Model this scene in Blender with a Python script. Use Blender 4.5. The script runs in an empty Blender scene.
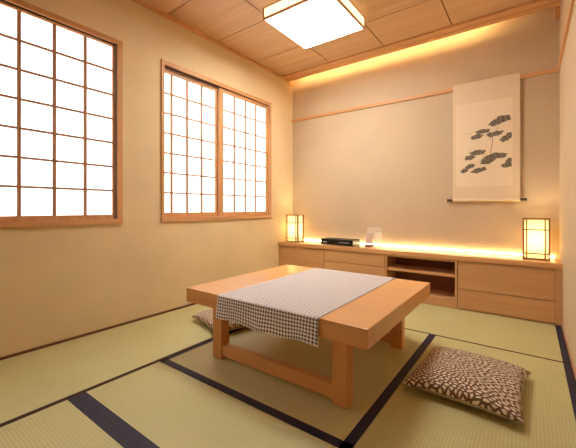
import bpy, bmesh, math, random
from mathutils import Vector, Matrix, noise
random.seed(7)
S = bpy.context.scene
COL = S.collection

# ------------------------------------------------------------------ helpers
def lin(c):
    return tuple(((v/255)/12.92 if v/255 <= .04045 else ((v/255+.055)/1.055)**2.4) for v in c)

def link(o, parent=None):
    COL.objects.link(o)
    if parent: o.parent = parent
    return o

def empty(name, loc=(0, 0, 0), rz=0):
    o = bpy.data.objects.new(name, None)
    o.location = loc; o.rotation_euler = (0, 0, rz); o.empty_display_size = .1
    return link(o)

def tag(o, label=None, cat=None, group=None, kind=None):
    if label: o['label'] = label
    if cat: o['category'] = cat
    if group: o['group'] = group
    if kind: o['kind'] = kind
    return o

class MB:
    def __init__(s): s.bm = bmesh.new()
    def box(s, x0, x1, y0, y1, z0, z1):
        v = [s.bm.verts.new((x, y, z)) for x in (x0, x1) for y in (y0, y1) for z in (z0, z1)]
        for f in ((0,1,3,2),(4,6,7,5),(0,4,5,1),(2,3,7,6),(0,2,6,4),(1,5,7,3)):
            s.bm.faces.new([v[i] for i in f])
        return s
    def cyl(s, p0, p1, r, n=20, r1=None):
        p0, p1 = Vector(p0), Vector(p1); d = p1-p0
        m = Matrix.Translation((p0+p1)/2) @ d.to_track_quat('Z', 'Y').to_matrix().to_4x4()
        bmesh.ops.create_cone(s.bm, cap_ends=True, segments=n, radius1=r, radius2=r if r1 is None else r1, depth=d.length, matrix=m)
        return s
    def build(s, name, m, parent=None, bevel=0, smooth=False, seg=2, off=(0, 0, 0)):
        bmesh.ops.recalc_face_normals(s.bm, faces=s.bm.faces)
        if any(off): bmesh.ops.translate(s.bm, verts=s.bm.verts, vec=[-c for c in off])
        me = bpy.data.meshes.new(name); s.bm.to_mesh(me); s.bm.free()
        me.materials.append(m)
        if smooth:
            for p in me.polygons: p.use_smooth = True
        o = bpy.data.objects.new(name, me); link(o, parent)
        if not parent and any(off): o.location = off
        if bevel:
            b = o.modifiers.new('bevel', 'BEVEL'); b.width = bevel; b.segments = seg; b.limit_method = 'ANGLE'
        return o

def box(name, m, x0, x1, y0, y1, z0, z1, parent=None, bevel=0):
    """box in world coordinates; a child is given in its parent's own coordinates"""
    off = (0, 0, 0) if parent else ((x0+x1)/2, (y0+y1)/2, z0)
    return MB().box(x0, x1, y0, y1, z0, z1).build(name, m, parent, bevel, off=off)

# ------------------------------------------------------------------ materials
def new_mat(name):
    m = bpy.data.materials.new(name); m.use_nodes = True
    nt = m.node_tree; b = nt.nodes['Principled BSDF']
    return m, nt, b

def N(nt, t, **k):
    n = nt.nodes.new(t)
    for a, v in k.items(): setattr(n, a, v)
    return n

def ramp(nt, stops):
    r = N(nt, 'ShaderNodeValToRGB')
    e = r.color_ramp.elements
    while len(e) < len(stops): e.new(.5)
    for i, (p, c) in enumerate(stops):
        e[i].position = p; e[i].color = (*c, 1)
    return r

def plain(name, rgb, rough=.6, metal=0, spec=.5):
    m, nt, b = new_mat(name)
    b.inputs['Base Color'].default_value = (*lin(rgb), 1)
    b.inputs['Roughness'].default_value = rough
    b.inputs['Metallic'].default_value = metal
    b.inputs['Specular IOR Level'].default_value = spec
    return m

def wood(name, c1, c2, axis='x', rough=.45, scale=1.0, contrast=1.0, spec=.4):
    m, nt, b = new_mat(name)
    tc = N(nt, 'ShaderNodeTexCoord'); mp = N(nt, 'ShaderNodeMapping')
    s = [26*scale]*3; s['xyz'.index(axis)] = 1.3*scale
    mp.inputs['Scale'].default_value = s
    nt.links.new(tc.outputs['Object'], mp.inputs['Vector'])
    n1 = N(nt, 'ShaderNodeTexNoise'); n1.inputs['Scale'].default_value = 1.2
    n1.inputs['Detail'].default_value = 5; n1.inputs['Roughness'].default_value = .6; n1.inputs['Distortion'].default_value = .6
    nt.links.new(mp.outputs['Vector'], n1.inputs['Vector'])
    r = ramp(nt, [(.5-.2/contrast, lin(c1)), (.5+.2/contrast, lin(c2))])
    nt.links.new(n1.outputs['Fac'], r.inputs['Fac'])
    nt.links.new(r.outputs['Color'], b.inputs['Base Color'])
    b.inputs['Roughness'].default_value = rough
    b.inputs['Specular IOR Level'].default_value = spec
    bp = N(nt, 'ShaderNodeBump'); bp.inputs['Strength'].default_value = .08; bp.inputs['Distance'].default_value = .002
    nt.links.new(n1.outputs['Fac'], bp.inputs['Height']); nt.links.new(bp.outputs['Normal'], b.inputs['Normal'])
    return m

def plaster(name, c):
    m, nt, b = new_mat(name)
    tc = N(nt, 'ShaderNodeTexCoord')
    n1 = N(nt, 'ShaderNodeTexNoise'); n1.inputs['Scale'].default_value = 160; n1.inputs['Detail'].default_value = 4
    n2 = N(nt, 'ShaderNodeTexNoise'); n2.inputs['Scale'].default_value = 2.5; n2.inputs['Detail'].default_value = 3
    nt.links.new(tc.outputs['Object'], n1.inputs['Vector']); nt.links.new(tc.outputs['Object'], n2.inputs['Vector'])
    l = lin(c)
    r = ramp(nt, [(.3, tuple(v*.95 for v in l)), (.7, tuple(min(1, v*1.04) for v in l))])
    nt.links.new(n2.outputs['Fac'], r.inputs['Fac']); nt.links.new(r.outputs['Color'], b.inputs['Base Color'])
    b.inputs['Roughness'].default_value = .9; b.inputs['Specular IOR Level'].default_value = .15
    bp = N(nt, 'ShaderNodeBump'); bp.inputs['Strength'].default_value = .15; bp.inputs['Distance'].default_value = .001
    nt.links.new(n1.outputs['Fac'], bp.inputs['Height']); nt.links.new(bp.outputs['Normal'], b.inputs['Normal'])
    return m

def tatami(name, axis):
    """woven rush: fine ribs that run along one axis, faint mottling"""
    m, nt, b = new_mat(name)
    tc = N(nt, 'ShaderNodeTexCoord')
    w = N(nt, 'ShaderNodeTexWave', wave_type='BANDS', bands_direction='Y' if axis == 'x' else 'X', wave_profile='SIN')
    w.inputs['Scale'].default_value = 26; w.inputs['Distortion'].default_value = .0      # about 12 mm per rib
    nt.links.new(tc.outputs['Object'], w.inputs['Vector'])
    mp = N(nt, 'ShaderNodeMapping'); mp.inputs['Scale'].default_value = (12, 420, 1) if axis == 'y' else (420, 12, 1)
    nt.links.new(tc.outputs['Object'], mp.inputs['Vector'])
    n1 = N(nt, 'ShaderNodeTexNoise'); n1.inputs['Scale'].default_value = 1; n1.inputs['Detail'].default_value = 3
    nt.links.new(mp.outputs['Vector'], n1.inputs['Vector'])
    n2 = N(nt, 'ShaderNodeTexNoise'); n2.inputs['Scale'].default_value = 3; n2.inputs['Detail'].default_value = 4
    nt.links.new(tc.outputs['Object'], n2.inputs['Vector'])
    r = ramp(nt, [(.25, lin(TAT1)), (.8, lin(TAT2))])
    mx = N(nt, 'ShaderNodeMath', operation='MULTIPLY_ADD'); mx.inputs[1].default_value = .2
    nt.links.new(w.outputs['Fac'], mx.inputs[0])
    a1 = N(nt, 'ShaderNodeMath', operation='MULTIPLY_ADD'); a1.inputs[1].default_value = .45; a1.inputs[2].default_value = 0
    nt.links.new(n1.outputs['Fac'], a1.inputs[0])
    a2 = N(nt, 'ShaderNodeMath', operation='MULTIPLY_ADD'); a2.inputs[1].default_value = .3
    nt.links.new(n2.outputs['Fac'], a2.inputs[0]); nt.links.new(a1.outputs[0], a2.inputs[2])
    nt.links.new(a2.outputs[0], mx.inputs[2])
    nt.links.new(mx.outputs[0], r.inputs['Fac']); nt.links.new(r.outputs['Color'], b.inputs['Base Color'])
    b.inputs['Roughness'].default_value = .42; b.inputs['Specular IOR Level'].default_value = .65
    bp = N(nt, 'ShaderNodeBump'); bp.inputs['Strength'].default_value = .35; bp.inputs['Distance'].default_value = .002
    nt.links.new(w.outputs['Fac'], bp.inputs['Height']); nt.links.new(bp.outputs['Normal'], b.inputs['Normal'])
    return m

def glow(name, rgb, strength, sampling=True):
    m, nt, b = new_mat(name)
    b.inputs['Base Color'].default_value = (.8, .8, .78, 1); b.inputs['Roughness'].default_value = .7
    b.inputs['Emission Color'].default_value = (*rgb, 1); b.inputs['Emission Strength'].default_value = strength
    return m

TAT1 = (188, 184, 126); TAT2 = (218, 215, 164)
M = {}
M['wall'] = plaster('sand_plaster_brightened', (234, 212, 172))  # plaster colour raised to make up for weak light on the left wall
M['wall_back'] = plaster('sand_plaster_dimmed', (206, 185, 156))  # same plaster, colour lowered to offset the stronger light on the back wall
M['trim_x'] = wood('cypress_x', (204, 150, 100), (224, 172, 122), 'x')
M['trim_y'] = wood('cypress_y', (204, 150, 100), (224, 172, 122), 'y')
M['trim_z'] = wood('cypress_z', (204, 150, 100), (224, 172, 122), 'z')
M['skirt'] = plain('dark_skirting', (112, 72, 44), .6)
M['lattice'] = plain('lattice_cedar', (190, 140, 100), .6)
M['ceil'] = wood('cedar_board', (198, 156, 114), (216, 176, 134), 'x', .5, .5)
M['ceil_b'] = plain('board_back', (110, 62, 30), .8)
M['table'] = wood('oak_table', (218, 156, 94), (232, 172, 108), 'x', .3, .7, .9, .5)
M['table_z'] = wood('oak_table_leg', (218, 156, 94), (232, 172, 108), 'z', .35, .7, .9, .5)
tb = M['table'].node_tree.nodes['Principled BSDF']; tb.inputs['Coat Weight'].default_value = .5; tb.inputs['Coat Roughness'].default_value = .22
M['cab'] = wood('ash_veneer', (200, 150, 102), (214, 168, 120), 'x', .4, .7)
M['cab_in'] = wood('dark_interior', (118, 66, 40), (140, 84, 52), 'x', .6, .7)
M['cab_top'] = wood('worktop_veneer', (206, 150, 98), (222, 170, 118), 'x', .35, .6)
M['tat_x'] = tatami('rush_x', 'x'); M['tat_y'] = tatami('rush_y', 'y')
M['heri'] = plain('navy_cloth', (33, 31, 60), .6, spec=.5)
M['heri_b'] = plain('brown_cloth', (70, 50, 44), .8, spec=.2)
M['dark'] = plain('shadow_gap', (50, 30, 18), .9)
M['alu'] = plain('aluminium', (190, 190, 195), .3, 1)
M['black'] = plain('black_plastic', (26, 24, 26), .35)
M['black2'] = plain('black_gloss', (14, 14, 20), .12)
M['silver'] = plain('silver_print', (150, 150, 160), .4)
M['rod'] = plain('dark_rod', (45, 26, 18), .4)
M['ink'] = plain('grey_ink', (112, 100, 90), .9, spec=.1)
_nt = M['ink'].node_tree
_tc = N(_nt, 'ShaderNodeTexCoord'); _mp = N(_nt, 'ShaderNodeMapping'); _mp.inputs['Scale'].default_value = (60, 1, 190); _mp.inputs['Rotation'].default_value = (0, -.5, 0)
_n = N(_nt, 'ShaderNodeTexNoise'); _n.inputs['Scale'].default_value = 1
_r = ramp(_nt, [(.4, lin((84, 74, 66))), (.62, lin((158, 146, 128)))])
_nt.links.new(_tc.outputs['Object'], _mp.inputs['Vector']); _nt.links.new(_mp.outputs[0], _n.inputs['Vector'])
_nt.links.new(_n.outputs['Fac'], _r.inputs['Fac']); _nt.links.new(_r.outputs['Color'], _nt.nodes['Principled BSDF'].inputs['Base Color'])
M['ink2'] = plain('pale_ink', (160, 140, 118), .9, spec=.1)
M['scroll'] = plain('scroll_silk', (232, 212, 182), .9, spec=.1)
M['scroll2'] = plain('scroll_paper', (240, 222, 194), .9, spec=.1)
M['lampwood'] = wood('lamp_frame', (120, 78, 36), (142, 96, 50), 'z', .5)
M['base_brown'] = plain('brown_leaflet', (150, 90, 60), .6)
M['card'] = plain('pale_card', (214, 170, 150), .7)
M['paper_day'] = glow('daylit_paper', (.90, .95, 1.0), 1.45)
M['lamp_bottom'] = glow('ceiling_lamp_panel', (1, .95, .85), 21)
M['lamp_side'] = glow('ceiling_lamp_side', (1, .84, .50), 1.1)
M['led'] = glow('led_strip', (1, .78, .36), 14)
M['cove'] = glow('cove_led', (1, .80, .36), 42)
M['bulb'] = glow('lantern_tube', (1, .82, .50), 240)
m, nt, b = new_mat('lantern_paper')
tr = N(nt, 'ShaderNodeBsdfTranslucent'); tr.inputs[0].default_value = (.95, .88, .70, 1)
df = N(nt, 'ShaderNodeBsdfDiffuse'); df.inputs[0].default_value = (.9, .86, .76, 1)
ms = N(nt, 'ShaderNodeMixShader'); ms.inputs[0].default_value = .6
nt.links.new(df.outputs[0], ms.inputs[1]); nt.links.new(tr.outputs[0], ms.inputs[2])
nt.links.new(ms.outputs[0], nt.nodes['Material Output'].inputs['Surface'])
M['shade'] = m

m, nt, b = new_mat('clear_acrylic')
b.inputs['Base Color'].default_value = (.97, .96, .95, 1); b.inputs['Roughness'].default_value = .12
b.inputs['Alpha'].default_value = .13; b.inputs['Specular IOR Level'].default_value = .7
M['acrylic'] = m

# gingham of dark and white yarn, laid out in the cloth's own metres (UV)
m, nt, b = new_mat('gingham')
uv = N(nt, 'ShaderNodeUVMap'); uv.uv_map = 'UVMap'
sp = N(nt, 'ShaderNodeSeparateXYZ'); nt.links.new(uv.outputs['UV'], sp.inputs[0])
st = []
for k in 'XY':
    q = N(nt, 'ShaderNodeMath', operation='MULTIPLY'); q.inputs[1].default_value = 1/.0165
    nt.links.new(sp.outputs[k], q.inputs[0])
    fr = N(nt, 'ShaderNodeMath', operation='FRACT'); nt.links.new(q.outputs[0], fr.inputs[0])
    g = N(nt, 'ShaderNodeMath', operation='GREATER_THAN'); g.inputs[1].default_value = .52
    nt.links.new(fr.outputs[0], g.inputs[0]); st.append(g)
ad = N(nt, 'ShaderNodeMath', operation='ADD'); nt.links.new(st[0].outputs[0], ad.inputs[0]); nt.links.new(st[1].outputs[0], ad.inputs[1])
hf = N(nt, 'ShaderNodeMath', operation='MULTIPLY'); hf.inputs[1].default_value = .5; nt.links.new(ad.outputs[0], hf.inputs[0])
r = ramp(nt, [(0, lin((252, 250, 254))), (.34, lin((208, 200, 204))), (.75, lin((52, 40, 40)))])
r.color_ramp.interpolation = 'CONSTANT'
nt.links.new(hf.outputs[0], r.inputs['Fac']); nt.links.new(r.outputs['Color'], b.inputs['Base Color'])
b.inputs['Roughness'].default_value = .7; b.inputs['Specular IOR Level'].default_value = .3
b.inputs['Sheen Weight'].default_value = .3
M['gingham'] = m

# cushion print: cream leaf shapes on brown
m, nt, b = new_mat('leaf_print')
tc = N(nt, 'ShaderNodeTexCoord')
nz = N(nt, 'ShaderNodeTexNoise'); nz.inputs['Scale'].default_value = 3.5; nz.inputs['Detail'].default_value = 1
nt.links.new(tc.outputs['UV'], nz.inputs['Vector'])
sc = N(nt, 'ShaderNodeVectorMath', operation='SCALE'); sc.inputs['Scale'].default_value = .12
nt.links.new(nz.outputs['Color'], sc.inputs[0])
av = N(nt, 'ShaderNodeVectorMath', operation='ADD'); nt.links.new(tc.outputs['UV'], av.inputs[0]); nt.links.new(sc.outputs[0], av.inputs[1])
mp = N(nt, 'ShaderNodeMapping'); mp.inputs['Rotation'].default_value = (0, 0, .5); mp.inputs['Scale'].default_value = (42, 84, 1)
nt.links.new(av.outputs[0], mp.inputs['Vector'])
vo = N(nt, 'ShaderNodeTexVoronoi', feature='DISTANCE_TO_EDGE', voronoi_dimensions='2D'); vo.inputs['Scale'].default_value = 1
vo.inputs['Randomness'].default_value = .7
nt.links.new(mp.outputs[0], vo.inputs['Vector'])
r = ramp(nt, [(.15, lin((124, 96, 78))), (.25, lin((246, 234, 214)))])
nt.links.new(vo.outputs['Distance'], r.inputs['Fac']); nt.links.new(r.outputs['Color'], b.inputs['Base Color'])
b.inputs['Roughness'].default_value = .85; b.inputs['Specular IOR Level'].default_value = .2
M['leaf'] = m

# ------------------------------------------------------------------ room
XL, XR, YB, YF = -2.394, .187, 3.345, -1.3
HC, HT = 2.42, 2.62
W = .12
ST = 'structure'
wins = [dict(y0=-.39, y1=1.21, z0=.738, z1=2.06), dict(y0=1.523, y1=2.915, z0=.738, z1=2.05)]

# left wall built round its two openings
mb = MB()
ys = [YF-W, wins[0]['y0']+.02, wins[0]['y1']-.02, wins[1]['y0']+.02, wins[1]['y1']-.02, YB+W]
for a, c in ((0, 1), (2, 3), (4, 5)): mb.box(XL-W, XL, ys[a], ys[c], -.05, HT)
for w in wins:
    mb.box(XL-W, XL, w['y0']+.02, w['y1']-.02, -.05, w['z0']+.02)
    mb.box(XL-W, XL, w['y0']+.02, w['y1']-.02, w['z1']-.02, HT)
tag(mb.build('wall_left', M['wall']), kind=ST)
tag(box('wall_back', M['wall_back'], XL, XR, YB, YB+W, -.05, HT), kind=ST)
# right wall; nearer the camera it stops at an opening into the adjoining space
tag(box('wall_right', M['wall_back'], XR, XR+W, 1.45, YB+W, -.05, HT), kind=ST)
mb = MB(); mb.box(1.4, 1.4+W, YF-W, 1.57, -.05, HT); mb.box(XR+W, 1.4, 1.45, 1.57, -.05, HT)
tag(mb.build('wall_hall', M['wall_back']), kind=ST)
tag(box('wall_front', M['wall'], XL, 1.4, YF-W, YF, -.05, HT), kind=ST)
tag(box('floor', M['trim_y'], XL-W, 1.4+W, YF-W, YB+W, -.1, -.05), kind=ST)
tag(box('trim_1', M['trim_y'], XR, 1.4, YF, 1.45, -.05, 0), kind=ST)          # boards of the adjoining space

# ceiling: veneered boards with open joints under a dark back
mb = MB()
xs = [XL, -1.733, -1.138, -.54, .055, .65, 1.4]
yy = [YF, -.56, -.03, .505, 1.035, 1.565, 2.095, 2.635, 3.11]
g = .004
for i in range(len(xs)-1):
    for j in range(len(yy)-1):
        x0, x1, y0, y1 = xs[i]+g, xs[i+1]-g, yy[j]+g, yy[j+1]-g
        if x0 > XR-.05 and y0 > 1.45: continue
        if x1 > XR and y1 > 1.45: x1 = XR
        mb.box(x0, x1, y0, y1, HC, HC+.012)
cl = mb.build('ceiling', M['ceil'], bevel=.002)
tag(cl, kind=ST)
o = box('ceiling_back', M['ceil_b'], XL, 1.4, YF, 3.12, HC+.012, HC+.04); o.name = 'ceiling_backing'; tag(o, kind=ST)
tag(box('ceiling_cove', M['wall_back'], XL, XR, 3.12, YB, HT-.03, HT), kind=ST)
# beam in front of the cove
tag(MB().box(XL, XR, 3.11, 3.19, 2.402, 2.60).box(XL, XR, 3.19, 3.25, 2.396, 2.47).build('trim_2', M['trim_x'], bevel=.003), kind=ST)
tag(box('trim_3', M['trim_y'], XL, XL+.03, YF, 3.11, 2.396, HC, bevel=.002), kind=ST)
tag(box('trim_4', M['trim_y'], XL, XL+.012, 3.25, YB, 2.37, 2.41, bevel=.002), kind=ST)
tag(box('trim_5', M['trim_z'], XR-.03, XR, 3.29, YB, 2.335, 2.45, bevel=.002), kind=ST)
# picture rails
tag(box('trim_6', M['trim_x'], XL, XR, YB-.018, YB, 1.922, 1.952, bevel=.002), kind=ST)
tag(box('trim_7', M['trim_y'], XR-.015, XR, 1.45, YB-.018, 1.918, 1.95, bevel=.002), kind=ST)
# skirting strips
tag(box('baseboard_left', M['skirt'], XL, XL+.016, YF, 3.065, -.05, .012, bevel=.001), kind=ST)
tag(box('baseboard_right', M['trim_y'], XR-.005, XR, 1.45, 3.055, -.05, .012, bevel=.001), kind=ST)

# ------------------------------------------------------------------ windows (paper screens)
K = 1.0125
def window(name, w, sashes, tops, n_rows, extra=False):
    y0, y1, z0, z1 = w['y0'], w['y1'], w['z0'], w['z1']
    root = empty(name, (XL, (y0+y1)/2, z0)); tag(root, kind=ST)
    ox, oy, oz = root.location
    def B(nm, mat, xa, xb, ya, yb, za, zb, par=root, bev=.002):
        return MB().box(xa-ox, xb-ox, ya-oy, yb-oy, za-oz, zb-oz).build(nm, mat, par, bev)
    cw = .034
    B('window_frame', M['trim_y'], XL-.10, XL+.012, y0, y1, z1-cw, z1)                       # head
    B('window_sill', M['trim_y'], XL-.10, XL+.016, y0, y1, z0, z0+cw)
    B('window_jamb', M['trim_z'], XL-.10, XL+.012, y0, y0+.028, z0+cw, z1-cw)
    B('window_jamb', M['trim_z'], XL-.10, XL+.012, y1-.038, y1, z0+cw, z1-cw)
    B('head_groove', M['dark'], XL-.030, XL-.004, y0+.028, y1-.038, z1-cw-.007, z1-cw)
    for k, s in enumerate(sashes):
        ya, yb, ga, gb, cols, xo = s                    # outer edges, paper edges, lattice bars
        xa = XL-xo
        sb = MB()
        zt, zb_, gt, gbm = z1-cw-.006, z0+cw, tops[0], tops[1]
        for (a, b_, c, d) in ((ya, ga, zb_, zt), (gb, yb, zb_, zt), (ga, gb, gt, zt), (ga, gb, zb_, gbm)):
            sb.box(xa-.026-ox, xa-ox, a-oy, b_-oy, c-oz, d-oz)
        sash = sb.build('sash', M['trim_z'], root, .002)
        lb = MB()
        for c in cols: lb.box(xa-.017-ox, xa-.006-ox, c-.009-oy, c+.009-oy, gbm-oz, gt-oz)
        for i in range(1, n_rows):
            z = gbm+(gt-gbm)*i/n_rows
            lb.box(xa-.0165-ox, xa-.0075-ox, ga-oy, gb-oy, z-.0066-oz, z+.0066-oz)
        lb.build('lattice', M['lattice'], sash)
        MB().box(xa-.021-ox, xa-.0175-ox, ga-.004-oy, gb+.004-oy, gbm-.004-oz, gt+.004-oz).build('paper_pane', M['paper_day'], sash)
    if extra:
        B('glint_strip', M['alu'], XL-.05, XL-.002, y1-.050, y1-.047, z0+cw, z1-cw-.01, bev=0)  # thin bright strip stands in for light reflected between sash and jamb
    return root

kz = lambda z: .85+(z-.85)*K
c1 = [1.136-.176*i for i in range(1, 4)]
window('window_1', wins[0],
       [(.36, 1.168, .43*K, 1.136*K, [c*K for c in c1], .010),
        (-.36, .46, -.33, .40, [-.33+.176*i for i in range(1, 5)], .040)],
       (kz(1.992), kz(.804)), 7, True)
window('window_2', wins[1],
       [(2.125*K, 2.876, 2.178*K, 2.815*K, [c*K for c in (2.33, 2.489, 2.650)], .010),
        (1.551, 2.15*K, 1.558*K, 2.106*K, [c*K for c in (1.635, 1.790, 1.948)], .040)],
       (kz(1.962), kz(.812)), 7)

# ------------------------------------------------------------------ tatami mats
def mat(x0, x1, y0, y1, ax, borders, label):
    cx, cy = (x0+x1)/2, (y0+y1)/2
    r_ = empty('tatami_mat', (cx, cy, -.05)); tag(r_, label, 'tatami mat', 'tatami mats covering the floor')
    g = .0008
    MB().box(x0+g-cx, x1-g-cx, y0+g-cy, y1-g-cy, 0, .05).build('woven_rush', M['tat_'+ax], r_, .001)
    for side, wd, mt in borders:
        a = dict(l=(x0+g, x0+wd, y0+g, y1-g), r=(x1-wd, x1-g, y0+g, y1-g), f=(x0+g, x1-g, y0+g, y0+wd), b=(x0+g, x1-g, y1-wd, y1-g))[side]
        MB().box(a[0]-cx, a[1]-cx, a[2]-cy, a[3]-cy, .0498, .0512).build('cloth_border', M[mt], r_)
XM, XN = -1.652, -.505
mat(XL+.016, XM, YF, 2.347, 'y', [('r', .026, 'heri_b')], 'long tatami mat running along the wall under the paper windows')
mat(XM, XN, 1.043, 2.347, 'x', [('l', .02, 'heri'), ('f', .042, 'heri'), ('r', .042, 'heri')], 'tatami mat with thick navy borders directly beneath the low table')
mat(XM, XN, .63, 1.043, 'x', [('f', .038, 'heri')], 'tatami strip in front of the low table with the plain far edge')
mat(XM, XN, YF, .63, 'x', [('b', .038, 'heri')], 'nearest tatami mat at bottom left with strongly visible ribs')
mat(XN, XR-.005, YF, 2.347, 'y', [('r', .036, 'heri')], 'tatami mat under the patterned cushion beside the right wall')
mat(XL+.016, XR-.005, 2.347, 3.335, 'x', [('f', .013, 'heri_b'), ('r', .036, 'heri')], 'tatami mat lying along the foot of the long low cabinet')

# ------------------------------------------------------------------ low cabinet run
CY = 3.065
def cabinet(label, x0, x1, fill):
    r_ = empty('low_cabinet', ((x0+x1)/2, (CY+YB)/2, 0)); tag(r_, label, 'cabinet', 'cabinet units under the long worktop')
    ox, oy = r_.location.x, r_.location.y
    def B(nm, mt, xa, xb, ya, yb, za, zb, par=r_, bev=.0015):
        return MB().box(xa-ox, xb-ox, ya-oy, yb-oy, za, zb).build(nm, M[mt], par, bev)
    fill(B, x0, x1); return r_
g = .0025
def shell(B, x0, x1, mt='cab', inner='dark', front=CY+.02):
    b_ = MB()
    return b_
def unit_door(B, x0, x1):
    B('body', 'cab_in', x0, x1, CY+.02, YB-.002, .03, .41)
    B('plinth', 'cab', x0, x1, CY+.012, CY+.03, .001, .03)
    B('side_panel', 'cab', x0, x0+.018, CY, CY+.02, .012, .408)
    B('door', 'cab', x0+.018+g, x1-g, CY, CY+.018, .014, .406)
def unit_drawers(rows, side=None):
    def f(B, x0, x1):
        B('body', 'cab_in', x0, x1, CY+.02, YB-.002, .03, .41)
        B('plinth', 'cab', x0, x1, CY+.012, CY+.03, .001, .03)
        xe = x1
        if side:
            B('side_panel', 'cab', x1-.036, x1, CY-.004, CY+.02, .001, .41); xe = x1-.036
        for a, b_ in rows: B('drawer', 'cab', x0+g, xe-g, CY, CY+.018, a, b_)
    return f
def unit_open(B, x0, x1):
    t = .018
    B('side_panel', 'cab', x0, x0+t, CY, YB-.002, .001, .41)
    B('side_panel', 'cab', x1-t, x1, CY, YB-.002, .001, .41)
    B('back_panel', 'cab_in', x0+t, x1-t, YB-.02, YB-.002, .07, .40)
    B('bottom_panel', 'cab', x0+t, x1-t, CY, YB-.02, .001, .078)
    B('top_panel', 'cab', x0+t, x1-t, CY, YB-.02, .392, .41)
    B('shelf', 'cab', x0+t, x1-t, CY+.008, YB-.02, .262, .286)
cabinet('plain single door cabinet unit at the left end of the run', XL+.002, -1.780, unit_door)
cabinet('cabinet unit with narrow stacked drawers left of the open shelves', -1.778, -1.112, unit_drawers([(.288, .406), (.15, .283), (.014, .145)]))
cabinet('open shelf cabinet unit with a dark interior and one shelf', -1.110, -.492, unit_open)
cabinet('cabinet unit with two wide deep drawers at the right end', -.490, XR-.002, unit_drawers([(.174, .406), (.014, .169)], True))
o = box('worktop', M['cab_top'], XL+.002, XR-.002, CY-.012, YB-.001, .4105, .45, bevel=.002)
tag(o, 'long light wood worktop running across all the low cabinet units', 'worktop')
o = MB()
led = empty('led_light_strip', (-.9, YB-.012, .45)); tag(led, 'glowing warm light strip along the back edge of the worktop', 'light strip')
MB().box(-1.45, XR+.9-.03, -.006, .011, 0, .008).build('channel', M['alu'], led)
MB().box(-1.45, XR+.9-.03, -.005, .010, .008, .020).build('diffuser', M['led'], led)
cv = empty('cove_light_strip', (-1.27, 3.203, 2.53)); tag(cv, 'warm light strip glowing behind the ceiling beam above the back wall', 'light strip')
MB().box(-1.0, 1.0, -.011, -.003, 0, .018).build('channel', M['alu'], cv)
MB().box(-1.0, 1.0, -.003, .006, 0, .016).build('diffuser', M['cove'], cv)

# ------------------------------------------------------------------ ceiling lamp
lx0, lx1, ly0, ly1, lz0, lz1 = -1.694, -1.097, 1.962, 2.566, 2.328, HC
cx, cy = (lx0+lx1)/2, (ly0+ly1)/2; hx, hy = (lx1-lx0)/2, (ly1-ly0)/2
L = empty('ceiling_lamp', (cx, cy, lz0)); tag(L, 'square wood framed paper lamp glowing white on the ceiling', 'ceiling lamp')
H = lz1-lz0; t = .016
mb = MB()
for sx in (-1, 1):
    for sy in (-1, 1):
        mb.box(*sorted((sx*hx, sx*(hx-t))), *sorted((sy*hy, sy*(hy-t))), 0, H)
for z in ((0, t), (H-.006, H)):
    for sy in (-1, 1): mb.box(-hx+t, hx-t, *sorted((sy*hy, sy*(hy-t))), *z)
    for sx in (-1, 1): mb.box(*sorted((sx*hx, sx*(hx-t))), -hy+t, hy-t, *z)
mb.build('frame', M['trim_x'], L, .001)
MB().box(-hx+t, hx-t, -hy+t, hy-t, .002, .006).build('bottom_panel', M['lamp_bottom'], L)
for sy in (-1, 1): MB().box(-hx+t, hx-t, *sorted((sy*(hy-.004), sy*(hy-.007))), t, H-.006).build('side_panel', M['lamp_side'], L)
for sx in (-1, 1): MB().box(*sorted((sx*(hx-.004), sx*(hx-.007))), -hy+t, hy-t, t, H-.006).build('side_panel', M['lamp_side'], L)

# ------------------------------------------------------------------ low table
TZ = .38
T = empty('low_table', (-1.069, 1.70, 0)); tag(T, 'low light oak table with thick top on the tatami', 'table')
tx, ty = 1.069, -1.70
def TB(nm, mt, a, b_, c, d, e, f, bev=.003): return MB().box(a+tx, b_+tx, c+ty, d+ty, e, f).build(nm, M[mt], T, bev)
TB('tabletop', 'table', -1.633, -.505, 1.205, 2.195, TZ-.080, TZ, .002)
for a, b_ in ((-1.462, -1.390), (-.690, -.618)):
    for c, d in ((1.258, 1.320), (1.985, 2.047)): TB('leg', 'table_z', a, b_, c, d, .0016, TZ-.080)
for c, d in ((1.266, 1.312), (1.993, 2.039)): TB('stretcher', 'table', -1.390, -.690, c, d, .020, .080)

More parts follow.
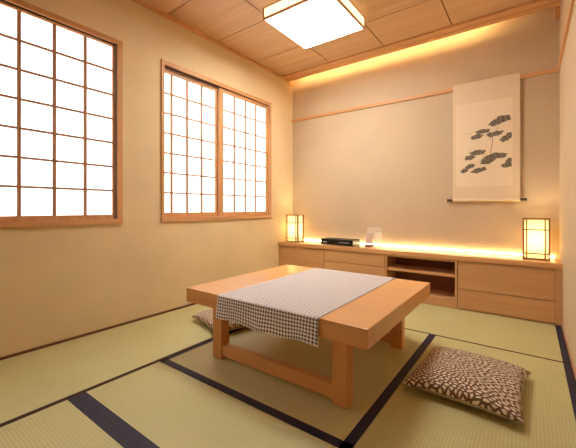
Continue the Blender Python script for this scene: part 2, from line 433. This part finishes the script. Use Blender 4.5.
# runner: grid with UV in metres, over both edges of the top
def runner():
    bm = bmesh.new(); uvl = bm.loops.layers.uv.new('UVMap')
    xa, xb = -1.352, -.721
    yf, yb_, zt = 1.205, 2.195, TZ+.0015
    R_ = .006
    path = []      # (y, z, s, hang)
    hang = .115
    s_ = 0
    n = 14
    pts = []
    for i in range(n+1): pts.append((yf-R_-.001, zt-R_-hang+hang*i/n, 1-i/n, -1))
    for i in range(1, 5):
        a = i/5*math.pi/2; pts.append((yf-.001-R_*math.cos(a), zt-R_+R_*math.sin(a), 0, 0))
    for i in range(41): pts.append((yf+(yb_-yf)*i/40, zt, 0, 0))
    for i in range(1, 5):
        a = i/5*math.pi/2; pts.append((yb_+.001+R_*math.sin(a), zt-R_+R_*math.cos(a), 0, 0))
    for i in range(n+1): pts.append((yb_+R_+.001, zt-R_-hang*.9*i/n, i/n, 1))
    NX = 64
    grid = []; ss = []
    for j, (y, z, hf, sg) in enumerate(pts):
        if j: s_ += math.dist((y, z), pts[j-1][:2])
        ss.append(s_); row = []
        for i in range(NX+1):
            u = i/NX; x = xa+(xb-xa)*u
            wv = (math.sin(u*13+1.2)*.5+math.sin(u*29)*.3+.8)*.009*hf
            dz = (math.sin(u*8+.5)*.006-math.sin(u*19)*.003)*hf
            if z == zt: dz = 0
            row.append(bm.verts.new((x+.004*hf*math.sin(u*20), y+sg*(wv+.002*hf) if sg else y, z+dz)))
        grid.append(row)
    for j in range(len(pts)-1):
        for i in range(NX):
            f = bm.faces.new((grid[j][i], grid[j][i+1], grid[j+1][i+1], grid[j+1][i]))
            f.smooth = True
            for lp, (ii, jj) in zip(f.loops, ((i, j), (i+1, j), (i+1, j+1), (i, j+1))):
                lp[uvl].uv = ((xb-xa)*ii/NX, ss[jj])
    bmesh.ops.translate(bm, verts=bm.verts, vec=(1.0425, -1.70, -TZ))
    me = bpy.data.meshes.new('table_runner'); bm.to_mesh(me); bm.free(); me.materials.append(M['gingham'])
    o = bpy.data.objects.new('table_runner', me); link(o); o.location = (-1.0425, 1.70, TZ)
    s = o.modifiers.new('s', 'SOLIDIFY'); s.thickness = .0016; s.offset = 0
    tag(o, 'dark and white checked cloth runner draped across the low table', 'table runner')
runner()

# ------------------------------------------------------------------ cushions
def cushion(label, cx, cy, a, b_, rz, T_=.062, seam=.040, seed=0, lift=0):
    n = 48
    bm = bmesh.new(); uvl = bm.loops.layers.uv.new('UVMap')
    def pt(i, j, side):
        u = 2*i/n-1; v = 2*j/n-1
        x = u*a*(1-.075*(1-v*v)*abs(u)); y = v*b_*(1-.075*(1-u*u)*abs(v))
        e = max(0, (1-abs(u)**2.4))*max(0, (1-abs(v)**2.4))
        h = e**.42
        nz = noise.noise(Vector((u*2.3+seed, v*2.3, seed)))*.006*e
        pu = math.exp(-((1-max(abs(u), abs(v)))/.12)**2)*noise.noise(Vector((u*7, v*7, seed+3)))*.006
        corner = (u*u*v*v)**2
        zs = seam*(1-.25*corner)+pu
        if side: z = zs+T_*h+nz
        else: z = zs-(zs-.001)*min(1, h*1.25)
        return (x, y, max(.0008, z)), (x, y)
    top = {}; bot = {}
    for i in range(n+1):
        for j in range(n+1):
            p, q = pt(i, j, 1); top[i, j] = (bm.verts.new(p), q)
            if i in (0, n) or j in (0, n): bot[i, j] = top[i, j]
            else:
                p, q = pt(i, j, 0); bot[i, j] = (bm.verts.new(p), (q[0]+.7, q[1]))
    for d, fl in ((top, 0), (bot, 1)):
        for i in range(n):
            for j in range(n):
                ks = [(i, j), (i+1, j), (i+1, j+1), (i, j+1)]
                if fl: ks.reverse()
                f = bm.faces.new([d[k][0] for k in ks]); f.smooth = True
                for lp, k in zip(f.loops, ks): lp[uvl].uv = d[k][1]
    me = bpy.data.meshes.new('floor_cushion'); bm.to_mesh(me); bm.free(); me.materials.append(M['leaf'])
    o = bpy.data.objects.new('floor_cushion', me); link(o); o.location = (cx, cy, .0012+lift); o.rotation_euler = (0, 0, rz)
    tag(o, label, 'cushion', 'floor cushions with a brown leaf print')
cushion('brown and cream patterned floor cushion at front right, wholly in view', -.238, 1.785, .232, .255, -.04, seed=1)
cushion('patterned floor cushion half hidden under the left end of the low table', -1.79, 1.72, .225, .225, -.28, T_=.045, seed=5)

# ------------------------------------------------------------------ lanterns on the worktop
def lantern(x0, y0, label):
    w, d, h = .170, .140, .320
    r_ = empty('paper_lantern', (x0+w/2, y0+d/2, .45)); tag(r_, label, 'table lantern', 'paper lanterns on the worktop')
    X, Y = w/2, d/2; p = .010
    mb = MB()
    for sx in (-1, 1):
        for sy in (-1, 1): mb.box(*sorted((sx*X, sx*(X-p))), *sorted((sy*Y, sy*(Y-p))), 0, h)
    for z in ((.002, .012), (h-.010, h)):
        for sy in (-1, 1): mb.box(-X+p, X-p, *sorted((sy*Y, sy*(Y-p))), *z)
        for sx in (-1, 1): mb.box(*sorted((sx*X, sx*(X-p))), -Y+p, Y-p, *z)
    mb.build('frame', M['lampwood'], r_, .0008)
    q = .0042
    mb = MB()
    for sy in (-1, 1):
        ys_ = sorted((sy*(Y-.0015), sy*(Y-.0065)))
        for xx in (-X+.026, X-.030): mb.box(xx-q, xx+q, *ys_, .012, h-.010)
        for zz in (.048, h-.088): mb.box(-X+p, X-p, *ys_, zz-q, zz+q)
    for sx in (-1, 1):
        xs_ = sorted((sx*(X-.0015), sx*(X-.0065)))
        for yy_ in (-Y+.024, Y-.026): mb.box(*xs_, yy_-q, yy_+q, .012, h-.010)
        for zz in (.048, h-.088): mb.box(*xs_, -Y+p, Y-p, zz-q, zz+q)
    mb.build('lattice', M['lampwood'], r_)
    mb = MB(); e = .0085
    for sy in (-1, 1): mb.box(-X+e, X-e, *sorted((sy*(Y-e), sy*(Y-e-.001))), .006, h-.004)
    for sx in (-1, 1): mb.box(*sorted((sx*(X-e), sx*(X-e-.001))), -Y+e, Y-e, .006, h-.004)
    mb.build('paper_shade', M['shade'], r_)
    MB().box(-X+p, X-p, -Y+p, Y-p, .0005, .006).build('base', M['lampwood'], r_)
    MB().cyl((0, 0, .10), (0, 0, .19), .016, 16).build('light_bulb', M['bulb'], r_, smooth=False)
    MB().cyl((0, 0, .006), (0, 0, .10), .013, 16).build('bulb_holder', M['card'], r_)
    return r_
lantern(-2.336, 3.125, 'glowing paper lantern in the far left corner of the worktop')
lantern(-.047, 3.165, 'glowing paper lantern at the right end, right of the hanging scroll')

# ------------------------------------------------------------------ media box
D = empty('media_player', (-1.653, 3.20, .45)); tag(D, 'flat black electronic box on the worktop right of the corner lantern', 'media player')
MB().box(-.20, .18, -.075, .10, .006, .066).build('case', M['black'], D, .003)
MB().box(-.196, .176, -.079, -.075, .010, .062).build('front_panel', M['black2'], D, .001)
MB().box(-.17, -.12, -.0805, -.079, .024, .038).build('silver_badge', M['silver'], D)
MB().box(.02, .14, -.0805, -.079, .030, .040).build('display_window', M['silver'], D)
for sx in (-1, 1):
    for sy in (-1, 1): MB().cyl((sx*.17, .012+sy*.07, 0), (sx*.17, .012+sy*.07, .006), .010).build('foot', M['black'], D)

# ------------------------------------------------------------------ clear leaflet stand
D = empty('leaflet_stand', (-1.285, 3.21, .45)); tag(D, 'small clear acrylic leaflet stand on the worktop beside the black box', 'leaflet stand')
MB().box(-.082, .082, -.035, .045, 0, .004).build('base_plate', M['acrylic'], D)
MB().box(-.082, .000, -.030, .008, .004, .026).build('brown_block', M['base_brown'], D, .002)
def tilt(o, a): o.rotation_euler = (a, 0, 0); return o
o = tilt(MB().box(-.080, .002, -.0015, .0015, 0, .135).build('front_pocket', M['acrylic'], D), -.12); o.location = (0, -.024, .004)
o = tilt(MB().box(-.074, -.004, -.001, .001, .03, .125).build('leaflet', M['card'], D), -.12); o.location = (0, -.016, .004)
o = tilt(MB().box(-.080, .082, -.0015, .0015, 0, .205).build('back_sheet', M['acrylic'], D), -.12); o.location = (0, .012, .004)
o = tilt(MB().box(.006, .082, -.0015, .0015, 0, .160).build('side_pocket', M['acrylic'], D), -.12); o.location = (0, -.014, .004)
mb = MB()
for (a, b_, z, y) in ((-.080, .082, .205, .012), (-.080, .002, .135, -.024), (.006, .082, .160, -.014)):
    mb.box(a, b_, y+z*.12-.003, y+z*.12+.003, z-.001, z+.004)
mb.build('edge_strip', M['silver'], D)

# ------------------------------------------------------------------ hanging scroll
def wpt(px, py, Y=3.315):
    f = 328.5; a = math.atan2(242, f); u = (px-288)/f; v = (208-py)/f
    r_ = (-math.sin(a)+math.cos(a)*u, math.cos(a)+math.sin(a)*u, v); k = Y/r_[1]
    return (r_[0]*k, .85+r_[2]*k)
SX = -.317
D = empty('hanging_scroll', (SX, 3.322, .91)); tag(D, 'tall pale hanging scroll with an ink pine painting on back wall', 'hanging scroll')
MB().box(-.570-SX, -.066-SX, -.0015, .0015, 0, 1.055).build('silk_mount', M['scroll'], D)
MB().box(-.545-SX, -.118-SX, -.0022, -.0015, .13, .87).build('paper', M['scroll2'], D)
MB().cyl((-.570-SX, 0, .010), (-.066-SX, 0, .010), .011).build('roller_sleeve', M['scroll'], D, smooth=False)
for a, b_ in ((-.618, -.570), (-.066, -.018)):
    MB().cyl((a-SX, 0, .010), (b_-SX, 0, .010), .0125).build('roller_knob', M['rod'], D, .002)
MB().cyl((-.570-SX, 0, 1.057), (-.066-SX, 0, 1.057), .006).build('top_rod', M['scroll'], D)
bm = bmesh.new()
BN = [0]
def blob(x0, y0, x1, y1, th):
    BN[0] += 1; yo = -.0023-.00012*BN[0]; th *= 1.3
    n = 44
    pts = []
    L_ = math.hypot(x1-x0, y1-y0); ux, uy = (x1-x0)/L_, (y1-y0)/L_
    cx_, cy_ = (x0+x1)/2, (y0+y1)/2
    for i in range(n):
        a = 2*math.pi*i/n
        k = 1+.10*math.sin(a*5+x0)+.06*math.sin(a*9+y0)+random.uniform(-.02, .02)
        p = L_/2*math.cos(a)*k; q = th/2*math.sin(a)*k
        X_, Y_ = cx_+ux*p-uy*q, cy_+uy*p+ux*q
        X_ = min(X_, 346)
        wx, wz = wpt(450+X_/5.605, 100+Y_/5.605)
        pts.append((wx-SX, yo, wz-.91))
    vs = [bm.verts.new(p) for p in pts]
    c = bm.verts.new((sum(p[0] for p in pts)/n, yo, sum(p[2] for p in pts)/n))
    for i in range(n): bm.faces.new((vs[i], vs[(i+1) % n], c))
for q in ((218,138,285,118,24),(250,115,342,94,30),(240,128,300,106,26),
          (142,183,225,168,18),(115,215,185,196,20),(210,202,300,175,20),(205,195,250,190,18),
          (280,226,330,208,24),(305,212,360,186,26),
          (110,302,200,287,22),(82,330,140,316,20),(205,318,320,306,26),(170,352,250,330,26),(185,335,240,315,22),
          (312,344,360,330,20),(286,370,356,356,22),(85,382,138,362,18),(60,405,102,388,18),(118,405,205,382,20)):
    blob(*q)
me = bpy.data.meshes.new('ink_foliage'); bm.to_mesh(me); bm.free(); me.materials.append(M['ink'])
o = bpy.data.objects.new('ink_foliage', me); link(o, D)
def stroke(pts, w):
    P_ = []; bm = bmesh.new()
    for X_, Y_ in pts:
        wx, wz = wpt(450+X_/5.605, 100+Y_/5.605); P_.append((wx-SX, wz-.91))
    for (a, c), (d, e) in zip(P_, P_[1:]):
        l_ = math.hypot(d-a, e-c); nx_, nz_ = -(e-c)/l_*w/2, (d-a)/l_*w/2
        bm.faces.new([bm.verts.new(v) for v in ((a-nx_, -.0023, c-nz_), (d-nx_, -.0023, e-nz_), (d+nx_, -.0023, e+nz_), (a+nx_, -.0023, c+nz_))])
    bmesh.ops.remove_doubles(bm, verts=bm.verts, dist=.004 if w > .004 else 0)
    me = bpy.data.meshes.new('ink_branch'); bm.to_mesh(me); bm.free(); me.materials.append(M['ink2'])
    link(bpy.data.objects.new('ink_branch', me), D)
stroke([(240, 200), (236, 240), (228, 290), (222, 320)], .005)
stroke([(240, 205), (262, 160), (275, 130)], .0025)
stroke([(200, 300), (170, 340), (130, 378)], .0025)
stroke([(238, 225), (190, 195)], .002); stroke([(80, 190), (120, 188)], .002)
# ------------------------------------------------------------------ world, camera, view
wd = bpy.data.worlds.new('World'); S.world = wd; wd.use_nodes = True
bg = wd.node_tree.nodes['Background']; bg.inputs[0].default_value = (.75, .85, 1, 1); bg.inputs[1].default_value = 1.0
cam = bpy.data.cameras.new('camera'); co = bpy.data.objects.new('camera', cam); link(co)
co.location = (0, 0, .85); co.rotation_euler = (math.pi/2, 0, math.atan2(242, 328.5))
cam.sensor_width = 36; cam.lens = 36*328.5/576; cam.shift_y = -16/576; cam.clip_start = .02
S.camera = co
S.view_settings.view_transform = 'Standard'; S.view_settings.look = 'None'
S.view_settings.exposure = .48; S.view_settings.gamma = 1; S.view_settings.use_curve_mapping = False
S.cycles.max_bounces = 8; S.cycles.diffuse_bounces = 6
